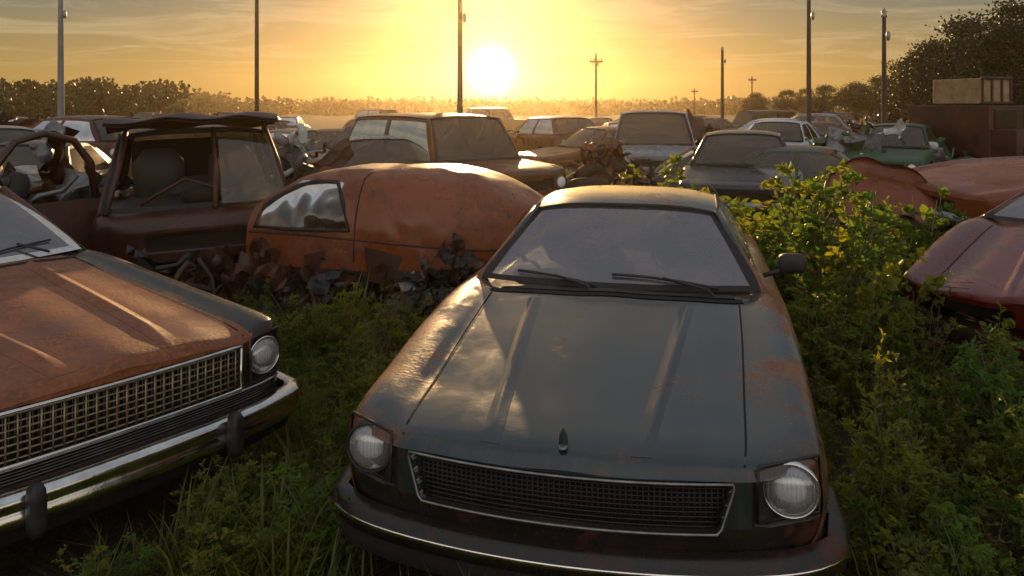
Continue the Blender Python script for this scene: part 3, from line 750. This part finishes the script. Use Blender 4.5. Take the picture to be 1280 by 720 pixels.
# ------------------------------------------------------------ vegetation
L1=leafmat('weed_leaves',(.11,.18,.028),(.048,.10,.018),(.20,.20,.032),.52)
L2=leafmat('grass_blades',(.08,.12,.02),(.14,.15,.04),(.18,.15,.05),.45)
L3=leafmat('tree_leaves',(.030,.044,.013),(.020,.030,.010),(.038,.043,.014),.07)
L4=leafmat('dry_weed',(.22,.15,.06),(.12,.075,.035),(.18,.14,.06),.35)
M_stem=simple('weed_stem',(.10,.09,.035),.7); M_bark=simple('bark',(.06,.045,.03),.9,0,.4,6,.4); M_wood=simple('pole_wood',(.06,.045,.035),.85,0,.35,3,.3)
def leaves(mb,C,D,S,mat,wid=.32,rg=RS,droop=.25,simple_=False):
    n=len(C); D=D/np.linalg.norm(D,axis=1)[:,None]; R=rg.normal(size=(n,3)); s=np.cross(D,R); s/=np.linalg.norm(s,axis=1)[:,None]; nn=np.cross(D,s); S=S[:,None]
    W=S*wid; o=len(mb.v); i=mb.m(mat)
    if simple_:
        V=np.stack([C,C+D*S*.5+s*W,C+D*S-nn*S*droop,C+D*S*.5-s*W],1).reshape(-1,3); mb.v.extend(map(tuple,V.tolist()))
        mb.f.extend([(o+q*4,o+q*4+1,o+q*4+2,o+q*4+3) for q in range(n)]); mb.mi.extend([i]*n); mb.sm.extend([False]*n); return
    V=np.stack([C,C+D*S*.3+s*W*.9+nn*S*.08,C+D*S*.68+s*W*.75+nn*S*.05,C+D*S-nn*S*droop,C+D*S*.68-s*W*.75+nn*S*.05,C+D*S*.3-s*W*.9+nn*S*.08],1).reshape(-1,3)
    mb.v.extend(map(tuple,V.tolist()))
    for q in range(n):
        b=o+q*6; mb.f.append((b,b+1,b+2,b+3)); mb.f.append((b,b+3,b+4,b+5))
    mb.mi.extend([i]*(2*n)); mb.sm.extend([False]*(2*n))
def bush(seed,h,spread,ns,nl,ls,mat,wid=.32,branch=5):
    rg=np.random.RandomState(seed); mb=MB(); Cs=[];Ds=[];Ss=[]
    for i in range(ns):
        a=rg.uniform(0,6.28); lean=rg.uniform(.1,1)*spread; hh=h*rg.uniform(.45,1.0); b0=np.array([rg.normal()*.05,rg.normal()*.05,0])
        end=b0+np.array([math.cos(a)*lean,math.sin(a)*lean,hh]); mid=b0+np.array([math.cos(a)*lean*.25,math.sin(a)*lean*.25,hh*.6])
        def bz(t): return (1-t)**2*b0+2*t*(1-t)*mid+t*t*end
        mb.tube([bz(t) for t in np.linspace(0,1,6)],[.006,.005,.0045,.004,.003,.0015],M_stem,4)
        for b in range(branch):
            t0=rg.uniform(.25,.98); p=bz(t0); d=rg.normal(size=3); d[2]=abs(d[2])*.6+.2; d/=np.linalg.norm(d); L=rg.uniform(.08,.28)*h*(1.15-t0)+.05
            e=p+d*L; mb.tube([p,(p+e)/2+np.array([0,0,.01]),e],[.0025,.002,.001],M_stem,3)
            for q in range(nl):
                t=rg.uniform(.1,1.05); Cs.append(p+(e-p)*t); dd=rg.normal(size=3)+d*.8; dd[2]=dd[2]*.5+.15; Ds.append(dd); Ss.append(ls*rg.uniform(.5,1.25))
    leaves(mb,np.array(Cs),np.array(Ds),np.array(Ss),mat,wid,rg); return mb
def grass(seed,n,h,mat):
    rg=np.random.RandomState(seed); mb=MB(); i=mb.m(mat)
    for k in range(n):
        a=rg.uniform(0,6.28); r=rg.uniform(0,.14); b=np.array([r*math.cos(a*3),r*math.sin(a*3),0]); hh=h*rg.uniform(.4,1); ln=hh*rg.uniform(.15,.7); w=rg.uniform(.003,.006)
        d=np.array([math.cos(a),math.sin(a),0]); s=np.array([-d[1],d[0],0])*w; o=len(mb.v)
        for t in(0,.35,.7): 
            p=b+d*ln*t*t+np.array([0,0,hh*(t-.15*t*t)]); mb.v.append(tuple(p-s*(1-t*.6))); mb.v.append(tuple(p+s*(1-t*.6)))
        mb.v.append(tuple(b+d*ln+np.array([0,0,hh*.85])))
        mb.f+= [(o,o+1,o+3,o+2),(o+2,o+3,o+5,o+4),(o+4,o+5,o+6)]; mb.mi+=[i]*3; mb.sm+=[True]*3
    return mb
def mesh_of(mb):
    o=mb.obj('tmp'); me=o.data; bpy.data.objects.remove(o); return me
B=[mesh_of(bush(s,1.0,.5,12,10,.058,L1,w,6)) for s,w in((1,.34),(2,.26),(3,.42),(4,.30))]
Bs=[mesh_of(bush(s,1.0,.45,11,11,.042,L1,.25,8)) for s in(11,12)]
Bd=[mesh_of(bush(s,1.0,.32,8,6,.035,L4,.2,8)) for s in(21,22)]
Bt=[mesh_of(bush(s,1.0,.16,4,7,.045,L1,.22,12)) for s in(41,42)]
Gr=[mesh_of(grass(s,70,.45,L2)) for s in(31,32,33)]
cars_fp=[(heroLoc,-13,-.05,4.5,.86),(leftLoc,54,-.12,5,.88),(redLoc,-47,.1,4.6,.86),((-2.98,7.65,0),22,0,3,.85),((-3.42,8.1,0),-107,1.5,3.8,.75),((4.3,8.6,0),-78,0,4.4,.85),((3.15,10.7,0),-17,0,4.4,.85)]
def blocked(x,y,mrg=0.0):
    for (L,d,y0,y1,w) in cars_fp:
        a=math.radians(d); dx,dy=x-L[0],y-L[1]; lx=dx*math.cos(a)+dy*math.sin(a); ly=-dx*math.sin(a)+dy*math.cos(a)
        if y0-mrg<ly<y1+mrg and abs(lx)<w+mrg: return True
    return False
wp=empty('weeds'); gpn=empty('grass')
def scatter(x0,x1,y0,y1,n,pal,h0,h1,par,nm,mrg=.05,hf=None):
    for i in range(n):
        x=random.uniform(x0,x1); y=random.uniform(y0,y1)
        if y<1.9 or blocked(x,y,mrg): continue
        h=random.uniform(h0,h1)*(.75+.6*(mnoise.noise((x*1.1,y*1.1,4))+.4))
        if h<=0: continue
        w=h*random.uniform(.8,1.2) if h>.4 else h*1.3
        inst(random.choice(pal),nm,(x,y,-.02),(random.uniform(-.12,.12),random.uniform(-.12,.12),random.uniform(0,6.28)),(w,w,h),par)
mixB=B+Bs+Bt; mixAll=B+Bs+Bd+Bt
scatter(1.45,3.2,3.0,5.5,75,mixAll,.35,.8,wp,'weed_plant',.08)
scatter(1.6,4.6,5.2,8.3,100,mixAll,.6,1.15,wp,'weed_plant',.06)
scatter(1.25,2.6,2.1,3.6,60,mixAll,.35,.65,wp,'weed_plant',.08)
scatter(2.0,3.0,3.2,4.2,26,mixB,.5,.8,wp,'weed_plant',.03)
scatter(1.3,2.2,6.5,9,20,mixB,.7,1.05,wp,'weed_plant',.05)
scatter(2.0,3.6,8.3,10.3,16,mixB,.4,.65,wp,'weed_plant',.05)
scatter(1.4,4.2,3.0,8.5,26,Bd+Bt,.8,1.2,wp,'weed_plant',.12)
scatter(-1.3,-.3,3.0,4.3,70,mixAll,.25,.5,wp,'weed_plant',.02)
scatter(-1.6,.0,4.2,6.3,75,mixAll,.35,.6,wp,'weed_plant',.05)
scatter(-2.6,-1.0,2.3,3.6,60,mixB,.2,.38,wp,'weed_plant',.04)
scatter(-.9,.9,2.0,2.6,40,mixB,.15,.25,wp,'weed_plant',.05)
scatter(-4,6,6,14,90,mixAll,.3,.6,wp,'weed_plant',.05)
scatter(-9,14,12,30,140,mixAll,.3,.7,wp,'weed_plant',.05)
scatter(-3,3.6,2.0,7,420,Gr,.6,1.3,gpn,'grass_tuft',0)
scatter(-6,8,6,16,300,Gr,.8,1.5,gpn,'grass_tuft',0)

def tree(seed,h,cw,nc,nl,ls):
    rg=np.random.RandomState(seed); mb=MB(); lean=rg.normal(size=2)*.3
    mb.tube([(lean[0]*t*t,lean[1]*t*t,h*.75*t) for t in np.linspace(0,1,8)],[.16*(1-.8*t)*h/6 for t in np.linspace(0,1,8)],M_bark,8)
    for i in range(nc):
        t=rg.uniform(.0,1)**.8; z=h*(.22+.75*t); rmax=cw*math.sin(math.pi*min(1,(.12+.85*t)))**.7; a=rg.uniform(0,6.28); r=rmax*math.sqrt(rg.uniform(.15,1)); c=np.array([r*math.cos(a)+lean[0],r*math.sin(a)+lean[1],z])
        base=np.array([lean[0]*.5,lean[1]*.5,max(.5,z-.35*h*.5-.3)]); mb.tube([base,(base+c)/2+rg.normal(size=3)*.15,c],[.05,.035,.012],M_bark,4)
        sp=rg.uniform(.35,.75)*cw*.30; n=int(nl*rg.uniform(.6,1.3)); P=rg.normal(size=(n,3))*np.array([sp,sp,sp*.65])+c
        leaves(mb,P,rg.normal(size=(n,3)),ls*rg.uniform(.6,1.3,n),L3,.38,rg,simple_=True)
    return mesh_of(mb)
T=[tree(s,6.5,2.2,50,200,.16) for s in(1,2,3)]
for (px,Y,top,sc) in[(1245,36,4,1),(1205,38,22,1),(1165,42,55,1),(1130,46,74,1),(1280,34,26,1),(1310,36,30,1),(1100,56,95,1),(1070,60,103,1),(1030,62,106,1),(985,66,112,1),(945,70,116,1),(1225,46,48,1),(1185,50,66,1),(1350,38,10,1),(1010,90,110,1),(1060,75,108,1),(1262,44,36,1)]:
    hgt=CAMH+(132-top)/1000*Y; s=hgt/6.6
    inst(random.choice(T),'deciduous_tree',((px-640)/1000*Y,Y,0),(0,0,random.uniform(0,6)),(s*1.1,s*1.1,s))
# distant treeline: overlapping crowns
mb=MB(); rg=np.random.RandomState(5)
for i in range(760):
    px=rg.uniform(-300,1550); left=px<225
    Y=rg.uniform(75,115) if left else rg.uniform(150,260)
    hpx=rg.uniform(14,33)*(1+.25*mnoise.noise((px*.03,0,0))) if left else rg.uniform(2,6)
    if 225<=px<280: hpx=rg.uniform(6,18)
    if px>900: hpx=rg.uniform(3,11)
    H=CAMH+hpx/1000*Y; R_=rg.uniform(1.0,2.4)*Y/90; n=int(80)
    cz=H-R_*.6; d=rg.normal(size=(n,3)); d/=np.linalg.norm(d,axis=1)[:,None]; d*=rg.uniform(.3,1.0,(n,1))
    P=d*np.array([R_,R_,R_*.6])+np.array([(px-640)/1000*Y,Y,max(cz,.8)])
    leaves(mb,P,rg.normal(size=(n,3)),rg.uniform(.35,.8,n)*Y/110,L3,.42,rg,simple_=True)
    if cz>1.5:
        P=rg.uniform(-1,1,(25,3))*np.array([R_*.8,R_*.5,cz*.5])+np.array([(px-640)/1000*Y,Y,cz*.5]); leaves(mb,P,rg.normal(size=(25,3)),rg.uniform(.5,1.0,25)*Y/90,L3,.45,rg,simple_=True)
mb.obj('treeline')

# ------------------------------------------------------------ utility poles
def pole(px,Y,top,w,arm=0,ins=True,name='utility_pole',mat=M_wood):
    h=CAMH+(132-top)/1000*Y; mb=MB(); r=w/2
    mb.tube([(0,0,h*t) for t in np.linspace(0,1,6)],[r*(1.15-.35*t) for t in np.linspace(0,1,6)],mat,12)
    if arm:
        mb.box((0,-.1,h-.35),(arm,.09,.11),mat)
        for x in np.linspace(-arm/2+.08,arm/2-.08,4): mb.lathe([(.02,0),(.045,.03),(.03,.07),(.045,.1),(.02,.15),(.001,.16)],Matrix.Translation((x,-.1,h-.29)),M_dullmetal,8)
        mb.tube([(-arm*.3,-.1,h-.38),(0,-.08,h-.85)],.02,M_dullmetal,5); mb.tube([(arm*.3,-.1,h-.38),(0,-.08,h-.85)],.02,M_dullmetal,5)
    if ins:
        mb.rbox((r+.04,-.02,h-.5),(.10,.10,.26),M_dullmetal,3,6)
        mb.lathe([(.05,0),(.09,.04),(.05,.1),(.08,.15),(.03,.25),(.001,.27)],Matrix.Translation((0,0,h)),M_dullmetal,10)
    return mb.obj(name,None,((px-640)/1000*Y,Y,-.05))
M_conc=simple('pole_concrete',(.22,.22,.21),.8,0,.15,3,.1)
pole(76,26,-3,.20,0,True,mat=M_conc); pole(321,24,-60,.13,0,False); pole(575,21,-4,.15,.0,True); pole(1011,25,-2,.15,0,True); pole(1105,22,20,.13,0,True)
pole(745,55,70,.16,.9,True); pole(903,42,63,.18,0,True); pole(940,80,95,.14,.8,False); pole(868,90,110,.14,.8,False)

# ------------------------------------------------------------ sky, sun, camera
SEL=math.radians(2.5); SAZ=math.radians(-1.5)
sv=Vector((math.sin(SAZ)*math.cos(SEL),math.cos(SAZ)*math.cos(SEL),math.sin(SEL)))
w=bpy.data.worlds.new('World'); scene.world=w; w.use_nodes=True; w.node_tree.nodes.clear(); k=N('',w.node_tree)
sky=k.n('ShaderNodeTexSky'); sky.sky_type='NISHITA'; sky.sun_disc=False; sky.sun_elevation=SEL; sky.sun_rotation=SAZ; sky.air_density=1.2; sky.dust_density=3.0; sky.ozone_density=1.2
tc=k.n('ShaderNodeTexCoord').outputs['Generated']
sp=k.n('ShaderNodeSeparateXYZ',{0:tc})
d=k.n('ShaderNodeVectorMath',{0:tc,1:tuple(sv)},operation='DOT_PRODUCT').outputs['Value']; d=k.math('MAXIMUM',d,0.0)
def glow(p,a,col): 
    q=k.math('POWER',d,p); return k.mix(1.0,(col[0]*a,col[1]*a,col[2]*a),k.n('ShaderNodeCombineColor',{0:q,1:q,2:q}).outputs[0],'MULTIPLY')
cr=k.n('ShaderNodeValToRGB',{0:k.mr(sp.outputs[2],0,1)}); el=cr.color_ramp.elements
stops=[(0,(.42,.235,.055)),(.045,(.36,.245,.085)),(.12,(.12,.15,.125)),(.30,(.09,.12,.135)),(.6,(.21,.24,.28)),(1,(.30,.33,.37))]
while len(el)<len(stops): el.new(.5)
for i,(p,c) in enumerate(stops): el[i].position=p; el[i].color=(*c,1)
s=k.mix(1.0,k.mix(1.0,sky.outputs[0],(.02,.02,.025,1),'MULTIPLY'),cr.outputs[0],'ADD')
back_fill=k.mr(k.math('MULTIPLY',sp.outputs[1],-1.0),-.1,.8)
s=k.mix(1.0,s,k.mix(back_fill,(0,0,0),(.25,.235,.235)),'ADD')  # added pale sky fill behind the camera, lights the car fronts
reflect_band=k.math('MULTIPLY',k.mr(k.math('MULTIPLY',sp.outputs[1],-1.0),.1,.9),k.mr(k.math('ABSOLUTE',k.math('SUBTRACT',sp.outputs[2],.16)),0.0,.2,1.0,0.0))
s=k.mix(1.0,s,k.mix(reflect_band,(0,0,0),(.95,.85,.80)),'ADD')  # added bright low sky strip behind the camera, for chrome and headlight reflections
for p,a,col in((7000,8,(1,.9,.6)),(1300,1.0,(1,.80,.38)),(160,.48,(1,.68,.22)),(20,.30,(1,.62,.19))):
    s=k.mix(1.0,s,glow(p,a,col),'ADD')
zz=k.math('ADD',k.math('MAXIMUM',sp.outputs[2],0),.06)
cv=k.n('ShaderNodeCombineXYZ',{0:k.math('MULTIPLY',k.math('DIVIDE',sp.outputs[0],zz),1.0),1:k.math('MULTIPLY',k.math('DIVIDE',sp.outputs[1],zz),1.3),2:0.0}).outputs[0]
cn=k.noise(cv,.8,9,.62,.8); cf=k.math('MULTIPLY',k.mr(cn,.47,.60),k.mr(sp.outputs[2],.02,.07))
s2=k.mix(k.math('MULTIPLY',cf,.8),s,k.mix(1.0,k.mix(.4,s,(.36,.32,.25)),(1.45,1.33,1.15),'MULTIPLY'))
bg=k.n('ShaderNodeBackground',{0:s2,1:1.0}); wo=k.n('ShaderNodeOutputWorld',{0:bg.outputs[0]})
L=bpy.data.lights.new('sun','SUN'); L.energy=5; L.angle=math.radians(.6); L.color=(1,.62,.28)
lo=bpy.data.objects.new('sun',L); scene.collection.objects.link(lo)
se=math.radians(9.5); lv=Vector((math.sin(SAZ)*math.cos(se),math.cos(SAZ)*math.cos(se),math.sin(se))); lo.rotation_euler=lv.to_track_quat('Z','Y').to_euler(); lo.location=(0,30,12)
# evening ground mist
k=N('mist_volume'); vs_=k.n('ShaderNodeVolumeScatter',{'Color':(1,.76,.44,1),'Density':.0008,'Anisotropy':.88}); k.t.links.new(vs_.outputs[0],k.out.inputs[1])
mb=MB(); mb.box((0,90,4),(400,230,10),k.mat); mb.obj('mist')
cam=bpy.data.cameras.new('camera'); co=bpy.data.objects.new('camera',cam); scene.collection.objects.link(co); scene.camera=co
co.location=(0,0,CAMH); co.rotation_euler=(math.radians(90),0,0); cam.lens=28.125; cam.sensor_width=36; cam.shift_y=-(360-132)/1280; cam.clip_end=3000; cam.clip_start=.05
scene.view_settings.view_transform='Standard'; scene.view_settings.look='None'; scene.view_settings.exposure=0
